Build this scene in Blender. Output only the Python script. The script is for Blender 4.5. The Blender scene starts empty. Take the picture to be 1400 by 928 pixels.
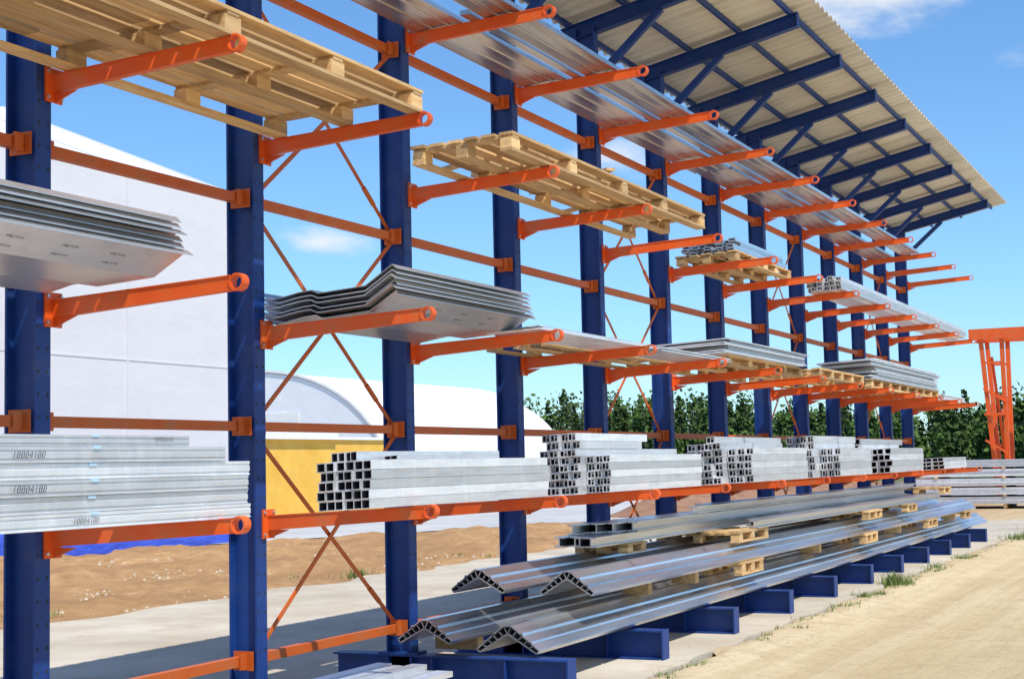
import bpy, bmesh, math, random
from mathutils import Vector, Matrix, noise
random.seed(7)
S=bpy.context.scene
S.view_settings.view_transform='Standard'
try: S.view_settings.look='None'
except Exception: pass
S.view_settings.exposure=0
R=random.uniform
# ------------------------------------------------------------ materials
def nt(name):
    m=bpy.data.materials.new(name); m.use_nodes=True
    t=m.node_tree; b=t.nodes['Principled BSDF']; return m,t,b
def noise_node(t,scale,detail=5,stretch=None,rough=.6,coord='Object'):
    tc=t.nodes.new('ShaderNodeTexCoord'); mp=t.nodes.new('ShaderNodeMapping')
    if stretch: mp.inputs['Scale'].default_value=stretch
    n=t.nodes.new('ShaderNodeTexNoise'); n.inputs['Scale'].default_value=scale
    n.inputs['Detail'].default_value=detail; n.inputs['Roughness'].default_value=rough
    t.links.new(tc.outputs[coord],mp.inputs['Vector']); t.links.new(mp.outputs[0],n.inputs['Vector'])
    return n
def ramp(t,src,stops):
    r=t.nodes.new('ShaderNodeValToRGB'); e=r.color_ramp.elements
    while len(e)<len(stops): e.new(.5)
    for i,(p,c) in enumerate(stops):
        e[i].position=p; e[i].color=(*c,1) if len(c)==3 else c
    t.links.new(src,r.inputs[0]); return r
def mix(t,fac,a,b,mode='MIX'):
    m=t.nodes.new('ShaderNodeMix'); m.data_type='RGBA'; m.blend_type=mode
    def put(s,v):
        if hasattr(v,'links') or hasattr(v,'is_output'): t.links.new(v,s)
        elif isinstance(v,(int,float)): s.default_value=v
        else: s.default_value=(*v,1)
    put(m.inputs['Factor'],fac); put(m.inputs['A'],a); put(m.inputs['B'],b)
    return m.outputs['Result']
def bump(t,b,src,strength,dist=.01):
    bp=t.nodes.new('ShaderNodeBump'); bp.inputs['Strength'].default_value=strength; bp.inputs['Distance'].default_value=dist
    t.links.new(src,bp.inputs['Height']); t.links.new(bp.outputs[0],b.inputs['Normal'])
def mat(name,c1,c2,scale=4,rough=.6,metal=0,stretch=None,bs=.2,bd=.01,tint=.0,rvar=0,dirt=None,spec=None,detail=6):
    m,t,b=nt(name)
    n=noise_node(t,scale,detail,stretch)
    col=ramp(t,n.outputs['Fac'],[(.3,c1),(.7,c2)]).outputs['Color']
    if dirt:
        n2=noise_node(t,dirt[1],8,dirt[3] if len(dirt)>3 else None,.7)
        r2=ramp(t,n2.outputs['Fac'],[(.5,(0,0,0)),(.72,(dirt[2],)*3)])
        col=mix(t,r2.outputs['Color'],col,dirt[0])
    if tint:
        at=t.nodes.new('ShaderNodeAttribute'); at.attribute_name='tint'
        mr=t.nodes.new('ShaderNodeMapRange'); mr.inputs['To Min'].default_value=1-tint; mr.inputs['To Max'].default_value=1+tint*.6
        t.links.new(at.outputs['Fac'],mr.inputs['Value'])
        cb=t.nodes.new('ShaderNodeCombineColor')
        for i in range(3): t.links.new(mr.outputs[0],cb.inputs[i])
        col=mix(t,1.0,col,cb.outputs[0],'MULTIPLY')
    t.links.new(col,b.inputs['Base Color'])
    b.inputs['Metallic'].default_value=metal
    if rvar:
        mr=t.nodes.new('ShaderNodeMapRange'); mr.inputs['To Min'].default_value=rough-rvar; mr.inputs['To Max'].default_value=rough+rvar
        t.links.new(n.outputs['Fac'],mr.inputs['Value']); t.links.new(mr.outputs[0],b.inputs['Roughness'])
    else: b.inputs['Roughness'].default_value=rough
    if spec is not None: b.inputs['Specular IOR Level'].default_value=spec
    if bs: bump(t,b,n.outputs['Fac'],bs,bd)
    return m
M_blue=mat('blue_paint',(.005,.034,.17),(.008,.048,.23),3,.5,0,None,.05,.01,0,.08,dirt=((.08,.10,.14),2.2,.4),spec=.4)
M_or=mat('orange_paint',(.80,.10,.012),(.90,.145,.02),5,.42,0,None,.06,.01,.14,.08,dirt=((.42,.18,.08),5,.6),spec=.4)
M_rail=mat('orange_rail_shaded',(.58,.10,.012),(.70,.15,.018),5,.5,0,None,.06,.01,.14,.08,dirt=((.3,.15,.08),5,.6),spec=.35)  # darker copy of the orange, the rails' shade put into the colour
M_alu=mat('mill_aluminium',(.56,.57,.59),(.88,.89,.90),2.5,.29,.9,(.12,3,3),.08,.01,.30,.1,dirt=((.30,.30,.31),3,.55,(.15,2,2)))
M_film=mat('film_wrapped_aluminium',(.66,.67,.69),(.86,.87,.88),5,.36,.5,(.5,1.5,4),.35,.01,.3,.1,dirt=((.94,.94,.96),9,.7,(1.5,1,.5)))
M_sheet=mat('aluminium_sheet',(.66,.66,.67),(.80,.80,.80),2,.36,.75,(.3,1,1),.12,.02,.28,.1,dirt=((.52,.51,.49),6,.5))
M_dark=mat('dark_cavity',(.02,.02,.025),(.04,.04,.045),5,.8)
M_inner=mat('tube_inside_painted_shade',(.08,.08,.09),(.15,.15,.16),5,.6,.4)  # aluminium coloured dark to paint in the shade inside the tubes
M_wood=mat('pine_wood',(.60,.36,.14),(.80,.55,.27),3,.75,0,(.6,9,9),.5,.006,.4,0,dirt=((.34,.20,.09),5,.8,(.5,4,4)))
M_conc=mat('concrete',(.40,.345,.26),(.58,.52,.42),.7,.9,0,None,.3,.01,.08,0,dirt=((.40,.30,.19),1.8,.8),detail=10)
M_yard=mat('yard_concrete',(.42,.42,.42),(.52,.51,.49),.3,.9,0,None,.2,.01,0,0,dirt=((.36,.33,.29),.8,.7),detail=8)
M_roof=mat('galvanised_roof_sheet',(.62,.58,.49),(.76,.72,.62),1.5,.6,0,(3,.4,1),.05,.01,.14,.0,dirt=((.46,.40,.30),2,.6,(4,.3,1)))
M_tent=mat('white_tent_fabric',(.68,.69,.71),(.72,.73,.75),.35,.6,0,(1,1,2.5),.25,.1,.04,0,dirt=((.62,.62,.61),.5,.3,(2,2,.3)))
M_tent2=mat('arched_tent_fabric',(.78,.79,.80),(.82,.82,.83),.6,.6,0,(1,1,1),.4,.12,.04,0,dirt=((.72,.71,.68),.8,.3,(2,1,.6)))
M_ochre=mat('ochre_wall',(.74,.40,.05),(.84,.50,.08),1.5,.8,0,None,.2,.01,0,0,dirt=((.7,.45,.15),1,.5))
M_white=mat('white_wall_paint',(.76,.75,.72),(.82,.81,.78),2,.8,0,None,.1)
M_tarp=mat('blue_tarp',(.03,.07,.50),(.06,.13,.7),2,.5,0,(1,1,3),.9,.08)
M_leaf=mat('tree_foliage',(.036,.078,.014),(.078,.135,.028),.5,.75,0,None,0,.01,.6,0,spec=.2)
M_bark=mat('tree_bark',(.09,.07,.05),(.2,.17,.14),3,.9)
M_grass=mat('grass_blades',(.09,.17,.03),(.2,.28,.07),4,.7,0,None,0,.01,.4)
M_field=mat('field_grass',(.07,.12,.03),(.13,.18,.06),.15,.9,0,None,.3,.05,0,0,dirt=((.3,.24,.14),.06,.8))
M_black=mat('marker_ink',(.03,.03,.05),(.05,.05,.07),5,.7,bs=0)
M_tape=mat('pale_blue_tape',(.40,.62,.80),(.5,.7,.85),5,.5,bs=0)
M_stamp=mat('ink_stamp',(.20,.21,.25),(.26,.27,.31),5,.6,.2,bs=0)
# ground material: warm dirt behind the rack, smooth pale sand road in front
m,t,b=nt('sandy_ground'); M_ground=m
n1=noise_node(t,.35,12,None,.65); n2=noise_node(t,2.2,12,(1,1,1),.75); n3=noise_node(t,.9,8,(.06,1.6,1),.6); n4=noise_node(t,14,8,None,.7)
cA=ramp(t,n2.outputs['Fac'],[(.25,(.25,.135,.06)),(.5,(.43,.255,.12)),(.75,(.60,.39,.20))]).outputs['Color']
cA=mix(t,ramp(t,n1.outputs['Fac'],[(.42,(0,0,0)),(.62,(.75,.75,.75))]).outputs['Color'],cA,(.32,.185,.09))
cB=ramp(t,n1.outputs['Fac'],[(.3,(.49,.38,.22)),(.7,(.60,.48,.30))]).outputs['Color']
cB2=mix(t,ramp(t,n3.outputs['Fac'],[(.44,(0,0,0)),(.62,(.75,.75,.75))]).outputs['Color'],cB,(.71,.59,.40))
cB3=mix(t,ramp(t,n2.outputs['Fac'],[(.5,(0,0,0)),(.72,(.7,.7,.7))]).outputs['Color'],cB2,(.42,.31,.18))
cB3=mix(t,ramp(t,n4.outputs['Fac'],[(.53,(0,0,0)),(.7,(.6,.6,.6))]).outputs['Color'],cB3,(.35,.27,.17))
tc=t.nodes.new('ShaderNodeTexCoord'); sx=t.nodes.new('ShaderNodeSeparateXYZ'); t.links.new(tc.outputs['Object'],sx.inputs[0])
mr=t.nodes.new('ShaderNodeMapRange'); mr.inputs['From Min'].default_value=5; mr.inputs['From Max'].default_value=9
t.links.new(sx.outputs['Y'],mr.inputs['Value'])
c=mix(t,mr.outputs[0],cB3,cA); t.links.new(c,b.inputs['Base Color']); b.inputs['Roughness'].default_value=.95
b.inputs['Specular IOR Level'].default_value=.1
ad=t.nodes.new('ShaderNodeMath'); t.links.new(n2.outputs['Fac'],ad.inputs[0]); t.links.new(n3.outputs['Fac'],ad.inputs[1])
bump(t,b,ad.outputs[0],.9,.07)
# ------------------------------------------------------------ mesh builder
class MB:
    def __init__(s): s.v=[];s.f=[];s.m=[];s.t=[];s.xf=None;s.mi=0;s.tint=.5
    def add(s,vs,fs):
        o=len(s.v)
        if s.xf: vs=[s.xf(*p) for p in vs]
        s.v+= [tuple(p) for p in vs]
        for f in fs: s.f.append([o+i for i in f]); s.m.append(s.mi); s.t.append(s.tint)
    def box(s,x0,x1,y0,y1,z0,z1):
        s.add([(x0,y0,z0),(x1,y0,z0),(x1,y1,z0),(x0,y1,z0),(x0,y0,z1),(x1,y0,z1),(x1,y1,z1),(x0,y1,z1)],
              [(0,3,2,1),(4,5,6,7),(0,1,5,4),(1,2,6,5),(2,3,7,6),(3,0,4,7)])
    def prism(s,poly,axis,a0,a1):
        n=len(poly)
        mp={'x':lambda u,v,w:(w,u,v),'y':lambda u,v,w:(u,w,v),'z':lambda u,v,w:(u,v,w)}[axis]
        vs=[mp(u,v,a0) for u,v in poly]+[mp(u,v,a1) for u,v in poly]
        fs=[tuple(range(n))[::-1],tuple(range(n,2*n))]+[(i,(i+1)%n,n+(i+1)%n,n+i) for i in range(n)]
        s.add(vs,fs)
    def beam(s,p,q,w,h,up=(0,0,1)):
        p=Vector(p);q=Vector(q);d=(q-p).normalized();u=Vector(up)
        if abs(d.dot(u))>.98: u=Vector((1,0,0))
        a=d.cross(u).normalized();c=a.cross(d).normalized();a*=w/2;c*=h/2
        vs=[p-a-c,p+a-c,p+a+c,p-a+c,q-a-c,q+a-c,q+a+c,q-a+c]
        s.add([tuple(x) for x in vs],[(0,3,2,1),(4,5,6,7),(0,1,5,4),(1,2,6,5),(2,3,7,6),(3,0,4,7)])
    def rod(s,p,q,r,n=8,r2=None):
        p=Vector(p);q=Vector(q);d=(q-p).normalized();u=Vector((0,0,1)) if abs(d.z)<.9 else Vector((1,0,0))
        a=d.cross(u).normalized();c=a.cross(d);r2=r if r2 is None else r2
        vs=[tuple(p+(a*math.cos(i*2*math.pi/n)+c*math.sin(i*2*math.pi/n))*r) for i in range(n)]
        vs+=[tuple(q+(a*math.cos(i*2*math.pi/n)+c*math.sin(i*2*math.pi/n))*r2) for i in range(n)]
        s.add(vs,[tuple(range(n))[::-1],tuple(range(n,2*n))]+[(i,(i+1)%n,n+(i+1)%n,n+i) for i in range(n)])
    def sheet(s,prof,x0,x1,t,skew=0):
        n=len(prof); top=[(y,z+t) for y,z in prof]
        vs=[(x0+skew*i,y,z) for i,(y,z) in enumerate(prof)]+[(x0+skew*i,y,z) for i,(y,z) in enumerate(top)]
        vs+=[(x1,y,z) for y,z in prof]+[(x1,y,z) for y,z in top]
        fs=[]
        for i in range(n-1):
            fs+=[(i,i+1,2*n+i+1,2*n+i),(n+i,3*n+i,3*n+i+1,n+i+1),(i,n+i,n+i+1,i+1),(2*n+i,2*n+i+1,3*n+i+1,3*n+i)]
        fs+=[(0,2*n,3*n,n),(n-1,2*n-1,4*n-1,3*n-1)]
        s.add(vs,fs)
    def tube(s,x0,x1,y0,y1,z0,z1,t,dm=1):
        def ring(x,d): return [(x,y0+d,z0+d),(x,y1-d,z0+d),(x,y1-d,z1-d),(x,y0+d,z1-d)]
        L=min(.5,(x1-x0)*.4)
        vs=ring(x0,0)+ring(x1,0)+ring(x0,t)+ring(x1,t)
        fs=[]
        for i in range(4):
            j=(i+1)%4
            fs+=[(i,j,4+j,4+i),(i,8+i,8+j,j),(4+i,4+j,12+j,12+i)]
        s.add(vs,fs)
        k=s.mi; s.mi=dm+1  # inner walls take the painted-in shade colour
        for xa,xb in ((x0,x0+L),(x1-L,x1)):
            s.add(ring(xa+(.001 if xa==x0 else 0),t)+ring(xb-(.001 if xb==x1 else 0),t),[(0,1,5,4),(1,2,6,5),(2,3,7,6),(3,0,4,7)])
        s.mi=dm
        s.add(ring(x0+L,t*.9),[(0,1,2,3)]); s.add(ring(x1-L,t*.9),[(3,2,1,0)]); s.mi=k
    def obj(s,name,mats,parent=None,smooth=False,recalc=True):
        me=bpy.data.meshes.new(name); me.from_pydata(s.v,[],s.f)
        for mm in (mats if isinstance(mats,(list,tuple)) else [mats]): me.materials.append(mm)
        me.polygons.foreach_set('material_index',s.m)
        at=me.attributes.new('tint','FLOAT','FACE'); at.data.foreach_set('value',s.t)
        if recalc:
            bm=bmesh.new(); bm.from_mesh(me); bmesh.ops.recalc_face_normals(bm,faces=bm.faces); bm.to_mesh(me); bm.free()
        if smooth:
            for p in me.polygons: p.use_smooth=True
        o=bpy.data.objects.new(name,me); S.collection.objects.link(o)
        if parent: o.parent=parent
        return o
def empty(name):
    o=bpy.data.objects.new(name,None); S.collection.objects.link(o); return o
def text(body,x,y,z,s,m,parent,rx=math.pi/2,off=-.0008,name='handwritten_number'):
    cu=bpy.data.curves.new('t','FONT'); cu.body=body; cu.size=s; cu.shear=.25; cu.extrude=.0004; cu.space_character=1.08; cu.offset=off
    o=bpy.data.objects.new('t',cu); S.collection.objects.link(o)
    dg=bpy.context.evaluated_depsgraph_get(); me=bpy.data.meshes.new_from_object(o.evaluated_get(dg))
    bpy.data.objects.remove(o)
    o=bpy.data.objects.new(name,me); me.materials.clear(); me.materials.append(m); S.collection.objects.link(o)
    o.rotation_euler=(rx,0,0); o.location=(x,y,z); o.parent=parent; return o
# ------------------------------------------------------------ key dimensions (metres)
XC=lambda k:6.325+2*k
XT=lambda k:6.40+2*k
YC=5.788; YT=4.455
ROW=[4.987,3.78,2.57,1.355]
K=range(-1,13)
SL=.045
def shear(x,y,z): return (x,y,z-(y-4.5)*SL)
# ------------------------------------------------------------ rack
rack=empty('cantilever_storage_rack')
def Ipoly(w,h,tf,tw):
    a=w/2;b=h/2;c=tw/2
    return [(-a,-b),(a,-b),(a,-b+tf),(c,-b+tf),(c,b-tf),(a,b-tf),(a,b),(-a,b),(-a,b-tf),(-c,b-tf),(-c,-b+tf),(-a,-b+tf)]
CD=.105
for k in K:
    mb=MB(); mb.tint=R(0,1)
    x=XC(k); P=[(x+u,YC+v) for u,v in Ipoly(.115,CD*2,.014,.012)]
    mb.prism(P,'z',.0,6.02)
    mb.box(x-.09,x+.09,YC-.16,YC+.16,.243,.262)
    mb.mi=1
    if k<6:
        for i in range(46):
            z=.5+i*.12
            for dx in (-.035,.035):
                mb.prism([(x+dx+.008*math.cos(a),z+.011*math.sin(a)) for a in [j*math.pi/4 for j in range(8)]],'y',YC-CD-.0015,YC-CD+.001)
    mb.obj('column',[M_blue,M_dark],rack)
    mb=MB()
    w,h=.15,.243
    P=[(x+u,.1215+v) for u,v in Ipoly(w,h,.014,.012)]
    mb.prism(P,'y',4.42,6.35)
    mb.box(x-.077,x+.077,4.405,4.419,-.001,.245)
    for yy in (4.9,5.5): mb.box(x-.072,x+.072,yy,yy+.012,.015,.228)
    mb.obj('base_beam',M_blue,rack)
    for r in range(4):
        z=ROW[r]; xt=XT(k); mb=MB(); mb.tint=R(0,1)
        dz=R(-.006,.006)
        mb.xf=lambda X,Y,Z:(X,Y,Z-(Y-YT)*SL+dz)
        zc=z+.006; yc=YT+.036
        mb.prism([(yc+.028,zc+.038),(5.67,zc+.038),(5.67,zc-.052),(yc+.028,zc-.034)],'x',xt-.021,xt+.021)
        mb.prism([(yc+.02,zc+.044),(5.67,zc+.044),(5.67,zc+.0385),(yc+.02,zc+.0385)],'x',xt-.027,xt+.027)
        n=20; ro,ri=.045,.034; hw=.027
        vs=[];fs=[]
        for i in range(n):
            a=i*2*math.pi/n
            for rr in (ro,ri):
                for xx in (xt-hw,xt+hw): vs.append((xx,yc+rr*math.cos(a),zc+.006+rr*math.sin(a)))
        for i in range(n):
            o=4*i;q=(4*(i+1))%(4*n)
            fs+=[(o,o+1,q+1,q),(o+2,q+2,q+3,o+3),(o,q,q+2,o+2),(o+1,o+3,q+3,q+1)]
        mb.add(vs,fs)
        mb.xf=None
        zr=z-(5.65-YT)*SL
        mb.box(xt-.075,xt+.055,5.668,5.680,zr-.10,zr+.085)
        mb.prism([(5.52,zr-.045),(5.667,zr-.045),(5.667,zr-.098)],'x',xt-.006,xt+.006)
        mb.mi=1
        for dx in (-.06,.042):
            for dzz in (-.075,.065): mb.rod((xt+dx,5.667,zr+dzz),(xt+dx,5.656,zr+dzz),.010,6)
        mb.obj('arm',[M_or,M_sheet],rack)
RAIL=[.44,1.92,3.39,4.84]
mb=MB()
for k in range(-1,12):
    for z in RAIL:
        mb.tint=R(0,1)
        x0=XC(k)+.068;x1=XC(k+1)-.068
        mb.prism([(YC-.03,z-.03),(YC+.03,z-.03),(YC+.03,z+.03),(YC-.03,z+.03)],'x',x0+.01,x1-.01)
        for xx in (x0-.001,x1-.009):
            mb.box(xx,xx+.01,YC-.085,YC+.06,z-.06,z+.06)
        for xx,s in ((x0+.012,1),(x1-.012,-1)):
            mb.box(min(xx,xx+s*.07),max(xx,xx+s*.07),YC-.045,YC-.034,z-.05,z+.05)
mb.obj('horizontal_rails',M_rail,rack)
mb=MB()
for k in (1,4,7,10):
    for i in range(3):
        z0=RAIL[i]+.05;z1=RAIL[i+1]-.05
        a=XC(k)+.1;c=XC(k+1)-.1
        mb.tint=R(0,1)
        mb.beam((a,YC-.012,z0),(c,YC-.012,z1),.008,.032)
        mb.beam((a,YC+.012,z1),(c,YC+.012,z0),.008,.032)
        mb.rod(((a*.2+c*.8),YC+.012,z1*.2+z0*.8),((a*.12+c*.88),YC+.012,z1*.12+z0*.88),.018,8)
mb.obj('cross_bracing',M_rail,rack)
# ------------------------------------------------------------ canopy
roof=empty('corrugated_canopy_roof')
RZ=lambda y:6.05+(5.65-y)*.22
mb=MB()
for k in K:
    x=XC(k)
    mb.xf=lambda X,Y,Z:(X,Y,Z+RZ(Y))
    mb.prism([(x+u,v) for u,v in Ipoly(.10,.16,.011,.01)],'y',4.12,6.05)
    mb.box(x-.052,x+.052,4.108,4.119,-.082,.082)
    mb.xf=None
    mb.beam((x,5.68,5.50),(x,4.98,RZ(4.98)-.08),.06,.07)
mb.obj('roof_beams',M_blue,roof)
mb=MB()
for y in (4.20,4.78,5.36,5.98):
    z=RZ(y)+.082
    mb.prism([(y-.017,z),(y+.017,z),(y+.017,z+.06),(y-.017,z+.06)],'x',3.9,31.5)
mb.obj('purlins',M_blue,roof)
mb=MB()
x=3.6;pts=[]
while x<31.75:
    pts+=[(x,0),(x+.05,0),(x+.085,.035),(x+.165,.035)]; x+=.2
vs=[];ys=(3.93,5.1,6.1)
for y in ys:
    for (a,h) in pts: vs.append((a,y,RZ(y)+.146+h))
n=len(pts);
for j in range(2):
    for i in range(n-1):
        mb.tint=((i//20)*7919%13)/13
        mb.add([vs[j*n+i],vs[j*n+i+1],vs[(j+1)*n+i+1],vs[(j+1)*n+i]],[(0,1,2,3)])
o=mb.obj('roof_sheets',M_roof,roof,recalc=False)
# ------------------------------------------------------------ pallets
def pallet(name,x0,x1,y0,y1,z0,h=.13,sh=False,bw=.1,gap=.035,step=.95):
    mb=MB()
    if sh: mb.xf=shear
    t=.02 if h>.1 else .015
    W=y1-y0
    for yc in (y0+.05,(y0+y1)/2,y1-.05):
        mb.tint=R(0,1); mb.box(x0+R(0,.02),x1-R(0,.02),yc-.045,yc+.045,z0,z0+t)
    nb=max(2,int(round((x1-x0)/step))+1)
    for i in range(nb):
        xc=x0+.08+(x1-x0-.16)*i/(nb-1)+(R(-.05,.05) if 0<i<nb-1 else 0)
        for yc in (y0+.05,(y0+y1)/2,y1-.05):
            mb.tint=R(0,1); mb.box(xc-.07,xc+.07,yc-.044,yc+.044,z0+t+.001,z0+h-2*t-.002)
        mb.tint=R(0,1); mb.box(xc-.05,xc+.05,y0+.003,y1-.003,z0+h-2*t-.001,z0+h-t-.001)
    n=max(3,int((W+gap)/(bw+gap))); st=(W-bw)/(n-1)
    for i in range(n):
        y=y0+i*st; xa=x0+R(-.015,.02)
        while xa<x1-.3:
            xb=min(x1+R(-.02,.015),xa+(x1-x0 if x1-x0<3 else 2.4+R(-.3,.3)))
            if x1-xb<.5: xb=x1+R(-.02,.015)
            mb.tint=R(0,1); mb.box(xa,xb-.004,y,y+bw*R(.92,1.05),z0+h-t,z0+h+R(-.001,.003)); xa=xb
    return mb.obj(name,M_wood)
pallet('long_wooden_pallet',1.4,8.41,4.50,5.60,3.835,.14,True,.115,.012,1.0)
pallet('long_wooden_pallet',9.7,14.05,4.50,5.30,3.835,.135,True,.11,.02,1.05)
mb=MB(); mb.xf=shear
for (a,c,y,l) in ((10.2,0,4.7,.9),(11.6,1,4.62,.8),(12.6,0,4.7,.9)):
    mb.tint=R(0,1); mb.beam((a,y-.12,3.995+.01*c),(a+.5,y+l,4.0+.01*c),.09,.022)
mb.beam((10.6,4.62,4.02),(11.1,5.5,4.02),.045,.045)
mb.obj('loose_timber_offcuts',M_wood)
mb=MB(); mb.xf=shear
for i in range(4): mb.tint=R(0,1); mb.box(12.7+R(-.1,.1),13.9+R(-.1,.05),4.75+i*.1,4.75+i*.1+.09,3.975,4.02)
mb.obj('aluminium_offcut_bundle',M_alu)
# ------------------------------------------------------------ profile bundles (row D)
def tube_bundle(name,x0,x1,y0,y1,z0,z1,ny,nz,t=.0045,jit=.03,m=None,jit1=.03,sh=True,drop=0,web=False):
    mb=MB()
    if sh: mb.xf=shear
    dy=(y1-y0)/ny;dz=(z1-z0)/nz
    for i in range(ny):
        for j in range(nz):
            if drop and random.random()<drop and j==nz-1: continue
            mb.tint=R(0,1)
            a,b=x0+R(-jit,jit),x1+R(-jit1,jit1)
            ya,yb=y0+i*dy+.0012,y0+(i+1)*dy-.0012; za,zb=z0+j*dz+.001,z0+(j+1)*dz-.001
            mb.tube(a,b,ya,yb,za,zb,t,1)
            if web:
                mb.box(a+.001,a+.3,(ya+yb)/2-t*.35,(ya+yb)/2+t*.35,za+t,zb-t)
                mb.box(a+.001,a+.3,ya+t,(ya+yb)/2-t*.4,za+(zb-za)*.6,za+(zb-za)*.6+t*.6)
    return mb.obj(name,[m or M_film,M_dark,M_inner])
def bundle_parts(name,parts):
    e=empty(name)
    for p in parts:
        o=tube_bundle('profiles',*p[:8],**(p[8] if len(p)>8 else {})); o.parent=e
    return e
Z=ROW[3]+.05
e=empty('wrapped_aluminium_bundle')
ends=[6.66,6.66,6.64,6.66,6.45,6.15]
for j in range(6):
    mb=MB(); mb.xf=shear
    z0=Z+j*.072
    h=.070 if j<5 else .05
    for (ya,yb) in ((4.6+.008*(j%2),4.83),(4.833,5.06)):
        xe=ends[j]+R(-.03,.0); mb.tint=R(.2,.9)
        P=[(ya,z0),(yb,z0),(yb,z0+h),(ya,z0+h),(ya,z0+h*.80),(ya+.004,z0+h*.77),(ya+.004,z0+h*.66),(ya,z0+h*.63),(ya,z0+h*.3),(ya+.005,z0+h*.26),(ya+.005,z0+h*.12),(ya,z0+h*.08)]
        mb.prism(P,'x',1.6,xe)
    mb.mi=1
    xx=5.42+R(-.02,.02); mb.box(xx,xx+.05,4.595+.008*(j%2),4.64,z0+h*.84,z0+h+.001)
    mb.obj('layer',[M_film,M_tape],e)
for (x,z,s) in ((4.93,1.708,.046),(4.93,1.563,.048),(5.30,1.421,.040),(5.86,1.781,.033)):
    text('10004100',x,4.5935,z,s,M_black,e)
bundle_parts('aluminium_profile_bundle',[
 (7.86,10.43,4.6,4.96,Z,Z+.285,6,5,{'t':.005,'jit':.025}),
 (8.0,9.95,4.76,4.95,Z+.287,Z+.345,4,1,{'t':.004}),
 (8.3,9.7,4.66,4.76,Z+.287,Z+.315,2,1,{'t':.003})])
bundle_parts('aluminium_profile_bundle',[
 (11.67,14.0,4.6,4.80,Z,Z+.30,3,5,{'t':.007,'jit':.03,'web':True}),
 (11.5,13.9,4.805,5.12,Z,Z+.36,4,6,{'t':.008,'jit':.06,'jit1':.15,'web':True}),
 (11.5,13.2,4.81,5.1,Z+.362,Z+.49,4,2,{'t':.008,'jit':.06,'jit1':.3,'web':True})])
bundle_parts('aluminium_profile_bundle',[
 (15.7,17.95,4.6,4.86,Z,Z+.36,3,5,{'t':.010,'jit':.06,'web':True}),
 (15.5,17.95,4.865,5.24,Z,Z+.50,4,7,{'t':.010,'jit':.1,'jit1':.2,'web':True,'drop':.3})])
bundle_parts('aluminium_profile_bundle',[
 (19.6,21.45,4.6,4.85,Z,Z+.36,3,4,{'t':.012,'jit':.06,'web':True}),
 (19.3,21.7,4.86,5.2,Z,Z+.53,4,6,{'t':.012,'jit':.1,'jit1':.2,'web':True})])
bundle_parts('aluminium_profile_bundle',[
 (22.8,25.3,4.6,5.0,Z,Z+.36,4,4,{'t':.012,'jit':.1}),
 (22.6,25.6,5.01,5.3,Z,Z+.52,3,6,{'t':.012,'jit':.1,'jit1':.2})])
bundle_parts('aluminium_profile_bundle',[(27.2,29.6,4.6,5.1,Z,Z+.2,5,3,{'t':.01,'jit':.1})])
# ------------------------------------------------------------ bent sheet stacks (row C)
Z=ROW[2]+.05
def sheets(name,x0,x1,ya,yb,n=5,dz=.031,skew=.02):
    mb=MB(); mb.xf=shear
    for i in range(n):
        mb.tint=R(0,1); o=i*dz
        P=[(ya+.00+R(-.012,.012),Z+.085+o),(ya+.035,Z+.115+o),(ya+.24,Z+.008+o),(ya+.60,Z+.002+o),(ya+.66,Z+.03+o),(ya+.76,Z+.03+o),(yb-.12,Z+.004+o),(yb,Z+.07+o)]
        mb.sheet(P,x0+R(-.04,.04),x1+R(-.03,.03)-.02*i,.004,skew)
    return mb.obj(name,M_sheet)
s1=sheets('bent_sheet_metal_stack',1.6,6.22,4.64,5.68,6)
s2=sheets('bent_sheet_metal_stack',8.28,10.35,4.64,5.75,6,.031)
def stamps(par,xs):   # maker's ink stamps on the underside of the raised wing
    for x in xs:
        for yy in (4.775,4.835):
            z=Z+.115-(yy-4.675)*.522-(yy-4.5)*SL-.0035
            text('AMg2 H 3.0',x+R(-.02,.02),yy,z,.020,M_stamp,par,2.626,0,'ink_stamp')
stamps(s1,[4.7+.36*i for i in range(4)]); stamps(s2,[9.0+.4*i for i in range(3)])
def flats(name,x0,x1,y0,y1,z0,n,th=.012,jit=.12,m=None,gap=.001):
    mb=MB(); mb.xf=shear
    for i in range(n):
        mb.tint=R(0,1)
        a=R(-jit,jit);c=R(-jit,jit)
        P=[(y0+R(-.02,.02),z0+i*(th+gap)),(y0+.03,z0+i*(th+gap)+R(0,.003)),((y0+y1)/2,z0+i*(th+gap)),(y1,z0+i*(th+gap))]
        mb.sheet(P,x0+a,x1+c,th*.7,R(-.02,.02))
    return mb.obj(name,m or M_film)
flats('flat_sheet_metal_stack',10.3,12.75,4.58,4.98,Z,3,.012,.05)
pallet('wooden_pallet',11.5,14.9,5.02,5.62,Z,.10,True,step=.8)
flats('flat_sheet_metal_stack',12.95,15.0,4.6,4.98,Z,3,.012,.06)
pallet('wooden_pallet',15.3,18.3,4.7,5.5,Z-.004,.10,True,step=.7)
flats('flat_sheet_metal_stack',15.0,18.1,4.62,5.45,Z+.099,8,.018,.15)
pallet('wooden_pallet',18.7,21.2,4.6,5.5,Z,.12,True,step=.7)
pallet('wooden_pallet',21.9,27.3,4.65,5.5,Z,.12,True,step=.7)
flats('flat_sheet_metal_stack',22.0,27.2,4.65,5.4,Z+.124,10,.03,.3)
flats('flat_sheet_metal_stack',27.8,30.2,4.65,5.4,Z,3,.03,.1)
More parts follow.
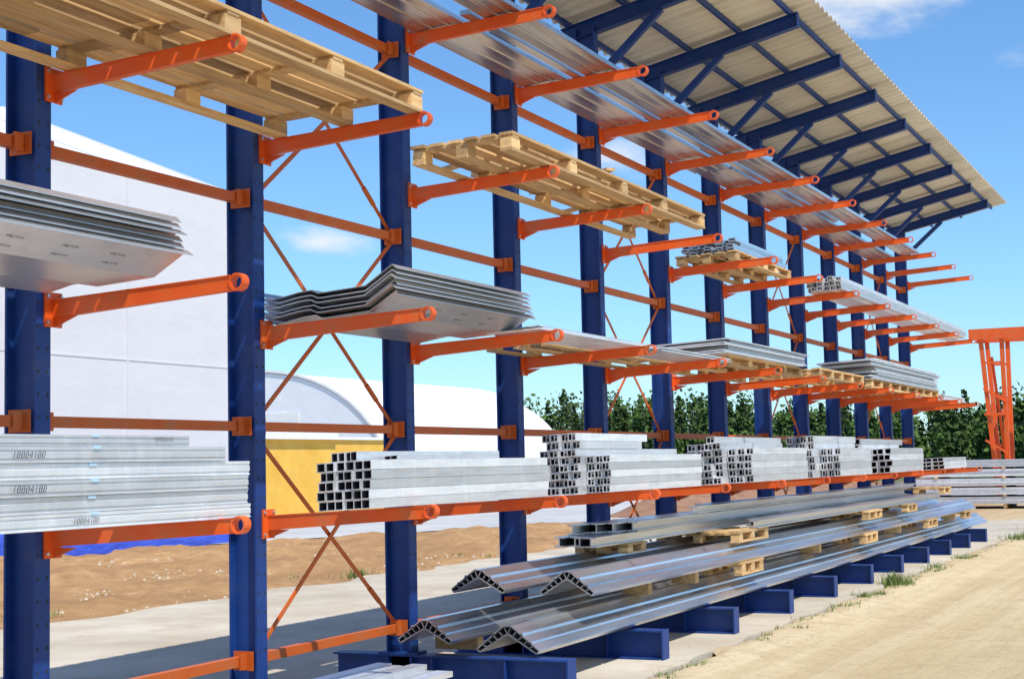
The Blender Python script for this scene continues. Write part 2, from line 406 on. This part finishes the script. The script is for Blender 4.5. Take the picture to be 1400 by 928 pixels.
# ------------------------------------------------------------ row B goods
Z=ROW[1]+.05
pallet('wooden_pallet',16.2,18.5,4.85,5.55,Z,.10,True,step=.6)
tube_bundle('aluminium_profile_bundle',16.4,18.4,4.9,5.5,Z+.103,Z+.26,7,4,.01,.15,M_alu,.1)
tube_bundle('aluminium_profile_bundle',20.0,30.2,4.6,5.06,Z,Z+.17,6,3,.010,.12,M_film,.15,web=True)
# ------------------------------------------------------------ row A long planks
Z=ROW[0]+.05
for (x0,x1,y0,y1) in ((7.9,17.2,5.20,5.62),(7.7,18.4,4.72,5.02),(17.25,27.0,5.18,5.6),(18.45,26.4,4.72,5.02),(10.2,22.0,5.06,5.14)):
    mb=MB(); mb.xf=shear; mb.tint=R(.1,.6)
    w=y1-y0
    P=[(y0,Z),(y0+.012,Z)]
    nr=3 if w>.2 else 1
    for i in range(1,nr):
        c=y0+w*i/nr; P+=[(c-.010,Z+.012),(c-.007,Z+.002),(c+.007,Z+.002),(c+.010,Z+.012)]
    P+=[(y1-.012,Z),(y1,Z),(y1,Z+.035),(y0,Z+.035)]
    mb.prism(P,'x',x0,x1); mb.obj('long_aluminium_plank',M_alu)
# ------------------------------------------------------------ base goods
def lam(name,x0,x1,y0,w,z0,h,mt=None):
    mb=MB(); yc=y0+w/2
    def plate(a,b2,t):
        a=Vector(a);b2=Vector(b2);d=(b2-a).normalized();nn=Vector((-d.y,d.x))*t/2
        mb.prism([tuple(a-nn),tuple(b2-nn),tuple(b2+nn),tuple(a+nn)],'x',x0,x1)
    mb.tint=R(.3,.8)
    A=(y0,z0+.03);B=(yc-.03,z0+h);C=(yc+.03,z0+h);D=(y0+w,z0+.03)
    t=.009
    plate(A,B,t);plate(B,C,t);plate(C,D,t)
    a=(y0+.02,z0+.006);b_=(yc-.012,z0+h-.062);c_=(yc+.012,z0+h-.062);d=(y0+w-.02,z0+.006)
    mb.tint=R(.2,.5)
    plate(a,b_,t);plate(b_,c_,t);plate(c_,d,t);plate(A,a,t);plate(D,d,t)
    L=lambda p,q,f:(p[0]+(q[0]-p[0])*f,p[1]+(q[1]-p[1])*f)
    for f in (.2,.4,.6,.8):
        plate(L(A,B,f),L(a,b_,min(.98,f+.08)),.006);plate(L(D,C,f),L(d,c_,min(.98,f+.08)),.006)
    for f,s_ in ((.3,.011),(.62,.016)):
        for (p,q) in ((A,B),(D,C)):
            mb.tint=R(0,1)
            u=L(p,q,f); mb.prism([(u[0]-.012,u[1]-.004),(u[0]+.012,u[1]-.004),(u[0]+.006,u[1]+s_),(u[0]-.006,u[1]+s_)],'x',x0,x1)
    plate((yc-.03,z0+h),(yc,z0+h-.062),.006);plate((yc+.03,z0+h),(yc,z0+h-.062),.006)
    return mb.obj(name,mt or M_alu)
lam('long_aluminium_ridge_profile',10.32,32.3,4.66,.50,.266,.20)
lam('long_aluminium_ridge_profile',9.98,31.6,5.19,.44,.36,.17)
lam('long_aluminium_ridge_profile',10.78,30.2,5.14,.46,.655,.18)
lam('long_aluminium_ridge_profile',11.30,30.6,4.62,.46,.60,.19)
def ibar(mb,x0,x1,y,z,w,h):
    mb.tint=R(0,1); mb.prism([(y+u,z+h/2+v) for u,v in Ipoly(w,h,.012,.012)],'x',x0,x1)
mb=MB()
for i in range(4):
    for j in range(2):
        ibar(mb,12.4+R(-.12,.15)+j*.3+.25*(3-i)*j,26.4+R(-.5,.5),5.02+i*.105+.05,.915+j*.092,.10,.088)
mb.obj('aluminium_i_profile_bundle',M_alu)
mb=MB()
for i in range(3):
    ibar(mb,15.3+R(-.2,.2)+i*.4,27+R(-.3,.3),5.10+i*.105,1.10,.10,.07)
    ibar(mb,15.9+R(-.2,.2)+i*.4,27.4+R(-.3,.3),4.68+i*.105,.915,.10,.08)
mb.obj('aluminium_i_profile_bundle',M_alu)
mb=MB()
for X in (10.4,12.3,14.3,18.3,22.3,26.3,30.3):
    mb.tint=R(0,1); mb.box(X+.1,X+.19,5.24,5.6,.264,.362)
for X in (12.9,14.2,19,24,29):
    mb.tint=R(0,1); mb.box(X,X+.1,5.2,5.56,.535,.66); mb.tint=R(0,1); mb.box(X,X+.1,4.76,5.0,.474,.602)
mb.obj('timber_battens',M_wood)
for (a,c,y0,y1,z0,h) in ((15.2,16.0,4.6,5.4,.475,.13),(20.9,21.7,4.6,5.4,.475,.13),(25.5,26.4,4.6,5.4,.475,.13),(29.2,29.9,4.6,5.4,.475,.13),
   (15.3,16.4,4.65,5.55,.795,.115),(20.9,21.8,4.55,5.5,.795,.115),(23.6,24.4,4.55,5.5,.795,.115),
   (13.0,13.5,4.98,5.5,.825,.088),(26.8,27.5,4.55,5.5,.99,.11)):
    pallet('wooden_pallet',a,c,y0,y1,z0,h,False,.1,.035,.5)
mb=MB()
for i in range(5):
    mb.tint=R(0,1); a=5.3+R(-.3,.3); mb.box(a,9.05+R(-.25,.2),4.75+i*.13,4.75+i*.13+.12,.264,.30)
for i in range(3):
    mb.tint=R(0,1); a=5.6; mb.box(a,9.3+R(-.25,.2),4.95+i*.13,4.95+i*.13+.11,.301,.335)
mb.obj('aluminium_flat_bar_bundle',M_film)
# ------------------------------------------------------------ ground
def flat(name,poly,z,m,h=None):
    mb=MB()
    if h: mb.prism(poly,'z',z-h,z)
    else: mb.add([(x,y,z) for x,y in poly],[tuple(range(len(poly)))])
    return mb.obj(name,m,recalc=bool(h))
flat('ground',[(-600,-900),(2500,-900),(2500,2500),(-600,2500)],-.09,M_ground)
mb=MB()
x=-20.
while x<40:
    x2=x+5.985
    mb.tint=R(0,1)
    xs=[x+i*(x2-x)/24 for i in range(25)]
    front=[(a,4.20+noise.noise(Vector((a*1.3,0,3)))*.10+noise.noise(Vector((a*6,1,3)))*.03) for a in xs]
    back=[(a,12.0+noise.noise(Vector((a*.8,7,3)))*.5+noise.noise(Vector((a*4,9,3)))*.1) for a in reversed(xs)]
    mb.prism(front+back,'z',-.2,0.0); x+=6.0
mb.obj('concrete_pavement',M_conc)
mb=MB(); nx=420; ny=10; g=[]
for j in range(ny+1):
    v=j/ny
    for i in range(nx+1):
        x=2+i*38/nx
        reach=4.22+.22*noise.noise(Vector((x*.7,2,0)))+.12*noise.noise(Vector((x*3,5,0)))
        y=3.1+(reach-3.1)*v
        crest=.09+.035*noise.noise(Vector((x*1.1,9,0)))+.025*noise.noise(Vector((x*5,v*4,0)))
        z=-.093+max(0,crest)*math.sin(min(1,v*1.12)*math.pi/2)**2 - (.03 if j==ny else 0)
        if j==0: z=-.095
        g.append((x,y,z))
fs=[(j*(nx+1)+i,j*(nx+1)+i+1,(j+1)*(nx+1)+i+1,(j+1)*(nx+1)+i) for j in range(ny) for i in range(nx)]
mb.add(g,fs); mb.obj('sand_drift_terrain',M_ground,smooth=True,recalc=False)
flat('yard_pavement',[(10,29.8),(31.5,21.4),(40.8,17.8),(50,14.2),(60,10.5),(80,3),(80,75),(10,75)],-.07,M_yard)
flat('grass_field',[(95,-400),(900,-900),(1500,1500),(60,1500),(60,90),(95,80)],-.06,M_field)
mb=MB(); nx,ny=210,80
g=[]
for j in range(ny+1):
    for i in range(nx+1):
        x=2+i*48/nx; y=11.6+j*18/ny
        e_=min(1,(y-11.6)/1.2)*min(1,max(0,(x-2)/3))*min(1,(50-x)/3)
        edge=min(1,max(0,(29.8-(x-10)*.391-y)/1.5))
        h=noise.fractal(Vector((x*.45,y*.6,1)),.8,2.1,5)*.17+abs(noise.noise(Vector((x*1.9,y*1.9,5))))*.12
        g.append((x,y,-.10+e_*edge*(.05+h)))
fs=[(j*(nx+1)+i,j*(nx+1)+i+1,(j+1)*(nx+1)+i+1,(j+1)*(nx+1)+i) for j in range(ny) for i in range(nx)]
mb.add(g,fs); mb.obj('sand_terrain',M_ground,smooth=True,recalc=False)
mb=MB()
def tuft(cx,cy,n,hh,rad,z=-.06):
    for _ in range(n):
        a=R(0,6.28);r=abs(random.gauss(0,rad*.6)); x=cx+r*math.cos(a);y=cy+r*math.sin(a)*.7
        h=hh*R(.4,1.1);d=R(0,6.28);w=R(.004,.008);l=h*R(.2,.8)
        dx,dy=math.cos(d),math.sin(d); mb.tint=R(0,1)
        mb.add([(x-dy*w,y+dx*w,z),(x+dy*w,y-dx*w,z),(x+dx*l*.4+dy*w*.7,y+dy*l*.4-dx*w*.7,z+h*.6),(x+dx*l*.4-dy*w*.7,y+dy*l*.4+dx*w*.7,z+h*.6),(x+dx*l,y+dy*l,z+h)],[(0,1,2,3),(3,2,4)])
tuft(20.3,4.12,420,.22,.28);tuft(23.2,4.1,170,.16,.22);tuft(17.2,4.12,90,.11,.3);tuft(18.6,4.15,90,.12,.3);tuft(25.4,4.1,100,.14,.3);tuft(31.6,3.9,260,.2,.8);tuft(34,3.6,150,.2,.8)
for i in range(110):
    x=R(10,33); tuft(x,4.12+R(-.15,.03),random.randint(8,34),R(.05,.12),R(.05,.2))
for i in range(14): tuft(R(14,30),R(12.4,14),20,R(.05,.12),.25,-.06)
tuft(20.8,12.4,140,.16,.4,-.05)
mb.obj('grass',M_grass,recalc=False)
mb=MB()
for i in range(2600):
    if i<1100: x,y,z=R(8,34),4.2-abs(random.gauss(0,.6)),-.09
    elif i<1300: x,y,z=R(8,30),R(4.2,5.0),0
    else: x,y,z=R(10,34),R(12.2,20),-.04
    if 3.7<y<4.2: z=-.03
    s=R(.006,.020)*(2 if i>1500 else 1); mb.tint=R(0,1)
    vs=[(x+s*math.cos(a)*R(.7,1.2),y+s*math.sin(a)*R(.7,1.2),z-.005) for a in (0,1.3,2.5,3.8,5)]
    mb.add(vs+[(x+R(-.3,.3)*s,y,z+s*.8)],[(0,1,5),(1,2,5),(2,3,5),(3,4,5),(4,0,5)])
mb.obj('gravel',M_conc,recalc=False)
# ------------------------------------------------------------ buildings
h1=empty('white_tent_hangar')
mb=MB()
Xa,Xb,Y0,Y1,ez,rz=-30,32.92,23.,39.,8.65,11.95
P=[(Y0,-.1),(Y1,-.1),(Y1,ez),((Y0+Y1)/2,rz),(Y0,ez)]
mb.prism(P,'x',Xa,Xb); mb.obj('fabric_shell',M_tent,h1)
mb=MB()
for i in range(15):
    x=Xb-.05-i*4.5; mb.tint=.1
    mb.box(x-.04,x+.02,Y0-.03,Y0-.002,0,ez-.01)
    mb.beam((x,Y0,ez+.02),(x,(Y0+Y1)/2,rz+.02),.08,.03)
mb.box(Xa,Xb+.02,Y0-.05,Y0-.003,ez-.10,ez+.02)
mb.box(Xa,Xb,Y0-.012,Y0-.003,4.2,4.24)
mb.obj('frame_seams',M_tent,h1)
mb=MB()
n=80;vs=[];fs=[]
for i in range(n+1):
    x=-5+i*(32.3+5)/n
    h=.95+.22*noise.noise(Vector((x*.5,0,0)))
    for (yy,zz) in ((22.0,-.1),(22.05+.1*noise.noise(Vector((x,3,0))),h*.7),(22.4,h),(22.93,h*1.02)): vs.append((x,yy,zz))
for i in range(n):
    for j in range(3): a=4*i+j; fs.append((a,a+4,a+5,a+1))
mb.add(vs,fs); mb.obj('blue_tarpaulin',M_tarp,smooth=True)
h2=empty('arched_tent_hangar')
mb=MB(); n=28; yc=41.2; w=7.2; hh=6.15
def arch(x,w,hh): return [(x,yc-w*math.cos(math.pi*i/n),-.1+(hh+.1)*math.sin(math.pi*i/n)**.85) for i in range(n+1)]
secs=[arch(60,w,hh)]+[arch(60+i*1.1,w*(1-.006*(i%2)),hh-.06*(i%2)) for i in range(1,19)]
for q in range(1,6):
    a=q*math.pi/10; secs.append(arch(79.8+5*math.sin(a),w*max(.05,math.cos(a)),hh*max(.05,math.cos(a))))
vs=[p for s in secs for p in s]; m_=n+1
fs=[(j*m_+i,j*m_+i+1,(j+1)*m_+i+1,(j+1)*m_+i) for j in range(len(secs)-1) for i in range(n)]
mb.add(vs,fs); mb.add(arch(59.95,w*.99,hh*.99),[tuple(range(n+1))])
mb.obj('fabric_shell',M_tent2,h2,recalc=False)
mb=MB()
A=arch(59.93,w*1.005,hh*1.005)
for i in range(n): mb.beam(A[i],A[i+1],.10,.12)
mb.box(59.90,59.94,38.8,43.6,-.08,4.2)
mb.obj('end_arch_and_door',M_white,h2)
h3=empty('yellow_site_building')
mb=MB(); mb.box(46.7,56.2,32.2,35,-.07,2.75); mb.obj('walls',M_ochre,h3)
mb=MB(); mb.box(45.9,52.2,32.0,35.2,2.752,3.3); mb.box(45.9,46.69,32.05,32.4,-.07,2.75); mb.box(52.22,56.3,32.1,35.2,2.752,2.86)
mb.obj('fascia_and_pillar',M_white,h3)
mb=MB(); vs=[];fs=[];n=70
for i in range(n+1):
    x=44+i*.35; y=15.5-(x-44)*.22
    for j in range(9):
        u=j/8; h=math.sin(u*math.pi)**1.3*(.75+.35*noise.noise(Vector((x*.4,u*2,9))))*min(1,i/5,(n-i)/5)
        vs.append((x+u*1.5,y+u*3.2,-.08+max(0,h)))
for i in range(n):
    for j in range(8): a=9*i+j; fs.append((a,a+9,a+10,a+1))
mb.add(vs,fs)
M_earth=mat('reddish_earth',(.20,.10,.06),(.34,.19,.11),2,.95,0,None,.8,.05)
mb.obj('earth_bank',M_earth,smooth=True,recalc=False)
# gantry crane
gc=empty('gantry_crane')
mb=MB()
for X in (59.2,60.8):
    mb.box(X-.18,X+.18,-7,8.9,5.85,6.25)
    for y in (8.5,-6.3):
        for dy in (0,-.75):
            mb.beam((X,y+dy,5.85),(X+(.25 if X<60 else -.25),y-.35+dy*.55,.3),.15,.17)
        for q in range(5):
            z=5.0-q*.95; mb.beam((X,y-.02,z),(X,y-.8,z-.5*(q%2)),.08,.08)
for y in (7.95,-6.85):
    mb.box(58.8,61.2,y-.25,y+.2,-.07,.32); mb.beam((59.4,y,3.2),(60.6,y,3.2),.12,.12); mb.beam((59.35,y+.2,5.2),(60.6,y,1.2),.09,.09)
for y in (8.6,4,0,-4,-6.6): mb.box(59.3,60.7,y-.1,y+.1,5.9,6.15)
mb.obj('frame',M_or,gc)
mb=MB(); mb.box(59.0,61.0,3.2,4.4,6.27,6.9); mb.rod((60,3.8,6.2),(60,3.8,4.5),.05); mb.obj('hoist',M_blue,gc)
for (X,ya,yb,nl) in ((51.0,4.0,9.6,5),(51.6,-3.5,3.7,6),(46.2,-2.0,5.2,3)):
    e=empty('packaged_profile_stack'); mb=MB()
    for l in range(nl):
        z0=.02+l*.29
        for q in range(4):
            mb.mi=0
            xx=X+q*.62; a=R(-.25,.25)
            for s in range(3):
                mb.tint=R(0,1); mb.box(xx+.005*s,xx+.58,ya+a,yb+a*.5+R(-.1,.1),z0+.05+s*.076,z0+.05+s*.076+.072)
        mb.mi=1
        for y in (ya+.7,(ya+yb)/2,yb-.7): mb.tint=R(0,1); mb.box(X-.03,X+2.45,y-.05,y+.05,z0-.01 if l else z0-.09,z0+.049)
    mb.obj('packages',[M_film,M_wood],e)
# ------------------------------------------------------------ distant trees
mb=MB()
def leaf(c,s,tn):
    a=Vector((R(-1,1),R(-1,1),R(-.6,1))).normalized(); b2=a.orthogonal().normalized()*s; a=a*s*R(.6,1)
    mb.tint=max(0,min(1,tn+R(-.14,.14)))
    mb.add([tuple(c-a),tuple(c-b2*.8),tuple(c+a),tuple(c+b2*.8)],[(0,1,2,3)])
def tree(x,y,h,conifer):
    mb.mi=1; mb.rod((x,y,-.1),(x+R(-.3,.3),y+R(-.3,.3),h*.85),.12,5,.04); mb.mi=0
    base=R(.15,.8)
    if conifer:
        nl=int(h*2)
        for l in range(nl):
            u=l/nl; zz=h*(.05+.95*u); rr=(1-u)**.85*h*.19+.08
            for q in range(13):
                a=R(0,6.28);r=rr*R(.3,1.05); s=R(.22,.42)
                leaf(Vector((x+r*math.cos(a),y+r*math.sin(a),zz-r*.3+R(-.2,.2))),s,base*.4)
    else:
        for q in range(14):
            u=R(.05,1); a=R(0,6.28); r=h*.2*math.sin(min(1,u*1.05)*math.pi*.93+.15)*R(.2,1.1)
            c=Vector((x+r*math.cos(a),y+r*math.sin(a),h*u)); cr=h*R(.06,.10); bb=base+R(-.2,.35)
            for _ in range(17):
                d=Vector((random.gauss(0,1),random.gauss(0,1),random.gauss(0,.9)))*cr*.8
                leaf(c+d,R(.2,.40),max(0,min(1,bb)))
for i in range(860):
    y=-55+i*.26+R(-.4,.4); x=165+R(0,30)+(y*.05)
    hb=6.9+1.1*noise.noise(Vector((y*.05,3,0)))+.9*noise.noise(Vector((y*.3,8,0)))+R(-1.0,1.0)+(1.8 if 56<y<80 else 0)
    if i%13==0: hb+=1.5
    tree(x,y,max(4.2,hb),random.random()<.45)
for i in range(330):
    y=R(-50,150); tree(158+R(0,8),y,R(3,5),False)
mb.obj('distant_trees',[M_leaf,M_bark],recalc=False)
# ------------------------------------------------------------ light and sky
EL=math.radians(59); az=Vector((-.6,-1,0)).normalized()
to=Vector((az.x*math.cos(EL),az.y*math.cos(EL),math.sin(EL)))
sd=bpy.data.lights.new('sun','SUN'); sd.energy=5.0; sd.angle=math.radians(.5); sd.color=(1,.95,.86)
so=bpy.data.objects.new('sun',sd); S.collection.objects.link(so); so.rotation_euler=to.to_track_quat('Z','Y').to_euler(); so.location=(0,-20,30)
w=bpy.data.worlds.new('World'); S.world=w; w.use_nodes=True; t=w.node_tree; bg=t.nodes['Background']
sk=t.nodes.new('ShaderNodeTexSky'); sk.sky_type='NISHITA'; sk.sun_disc=False; sk.sun_elevation=EL; sk.sun_rotation=math.atan2(az.x,az.y)
sk.air_density=1.0; sk.dust_density=.3; sk.ozone_density=3.0
tn=t.nodes.new('ShaderNodeMix'); tn.data_type='RGBA'; tn.blend_type='MULTIPLY'; tn.inputs['Factor'].default_value=1
t.links.new(sk.outputs[0],tn.inputs['A']); tn.inputs['B'].default_value=(.74,1.04,1.28,1)
tc=t.nodes.new('ShaderNodeTexCoord')
mp=t.nodes.new('ShaderNodeMapping'); mp.inputs['Scale'].default_value=(1,1,2.6)
n=t.nodes.new('ShaderNodeTexNoise'); n.inputs['Scale'].default_value=9; n.inputs['Detail'].default_value=10; n.inputs['Roughness'].default_value=.6
t.links.new(tc.outputs['Generated'],mp.inputs[0]); t.links.new(mp.outputs[0],n.inputs['Vector'])
def cloud(azd,eld,rad,zs,amp):
    a,e2=math.radians(azd),math.radians(eld)
    c=(math.cos(e2)*math.cos(a),math.cos(e2)*math.sin(a),math.sin(e2))
    s=t.nodes.new('ShaderNodeVectorMath'); s.operation='SUBTRACT'; t.links.new(tc.outputs['Generated'],s.inputs[0]); s.inputs[1].default_value=c
    q=t.nodes.new('ShaderNodeVectorMath'); q.operation='MULTIPLY'; t.links.new(s.outputs[0],q.inputs[0]); q.inputs[1].default_value=(1,1,zs)
    l=t.nodes.new('ShaderNodeVectorMath'); l.operation='LENGTH'; t.links.new(q.outputs[0],l.inputs[0])
    r=t.nodes.new('ShaderNodeMapRange'); r.inputs['From Min'].default_value=0; r.inputs['From Max'].default_value=rad; r.inputs['To Min'].default_value=amp; r.inputs['To Max'].default_value=0
    t.links.new(l.outputs['Value'],r.inputs['Value']); return r.outputs[0]
acc=None
for cl in ((10.5,17.4,.14,2.2,.78),(32,8.3,.07,3.5,.74),(21,11.2,.06,2.5,.55),(21,3.0,.12,5,.5),(4,14,.14,3,.4),(48,14,.15,3,.45),(75,20,.3,2.5,.5),(-25,16,.3,2.5,.5),(-70,25,.3,2,.5),(130,22,.4,2.5,.5),(200,30,.4,2,.5)):
    o_=cloud(*cl)
    if acc is None: acc=o_
    else:
        a_=t.nodes.new('ShaderNodeMath'); a_.operation='MAXIMUM'; t.links.new(acc,a_.inputs[0]); t.links.new(o_,a_.inputs[1]); acc=a_.outputs[0]
ad=t.nodes.new('ShaderNodeMath'); ad.operation='MULTIPLY_ADD'; t.links.new(n.outputs['Fac'],ad.inputs[0]); ad.inputs[1].default_value=1.3; t.links.new(acc,ad.inputs[2])
fr=t.nodes.new('ShaderNodeMapRange'); fr.interpolation_type='SMOOTHSTEP'; fr.inputs['From Min'].default_value=.92; fr.inputs['From Max'].default_value=1.35; fr.inputs['To Max'].default_value=.85
t.links.new(ad.outputs[0],fr.inputs['Value'])
mx=t.nodes.new('ShaderNodeMix'); mx.data_type='RGBA'; t.links.new(fr.outputs[0],mx.inputs['Factor']); t.links.new(tn.outputs['Result'],mx.inputs['A']); mx.inputs['B'].default_value=(6.5,6.7,6.9,1)
t.links.new(mx.outputs['Result'],bg.inputs['Color']); bg.inputs['Strength'].default_value=.14
# ------------------------------------------------------------ camera
yaw,pi_,ro=.4370,.0803,-.0216
fw=Vector((math.cos(pi_)*math.cos(yaw),math.cos(pi_)*math.sin(yaw),math.sin(pi_)))
rt=Vector((math.sin(yaw),-math.cos(yaw),0)); up=rt.cross(fw)
r2=rt*math.cos(ro)+up*math.sin(ro); u2=-rt*math.sin(ro)+up*math.cos(ro)
cd=bpy.data.cameras.new('camera'); cd.lens=54.455; cd.sensor_width=36; cd.clip_end=5000; cd.clip_start=.05
co=bpy.data.objects.new('camera',cd); S.collection.objects.link(co)
Mx=Matrix(((r2.x,u2.x,-fw.x,0),(r2.y,u2.y,-fw.y,0),(r2.z,u2.z,-fw.z,1.64),(0,0,0,1)))
co.matrix_world=Mx; S.camera=co
print('faces',sum(len(o.data.polygons) for o in S.objects if o.type=='MESH'))
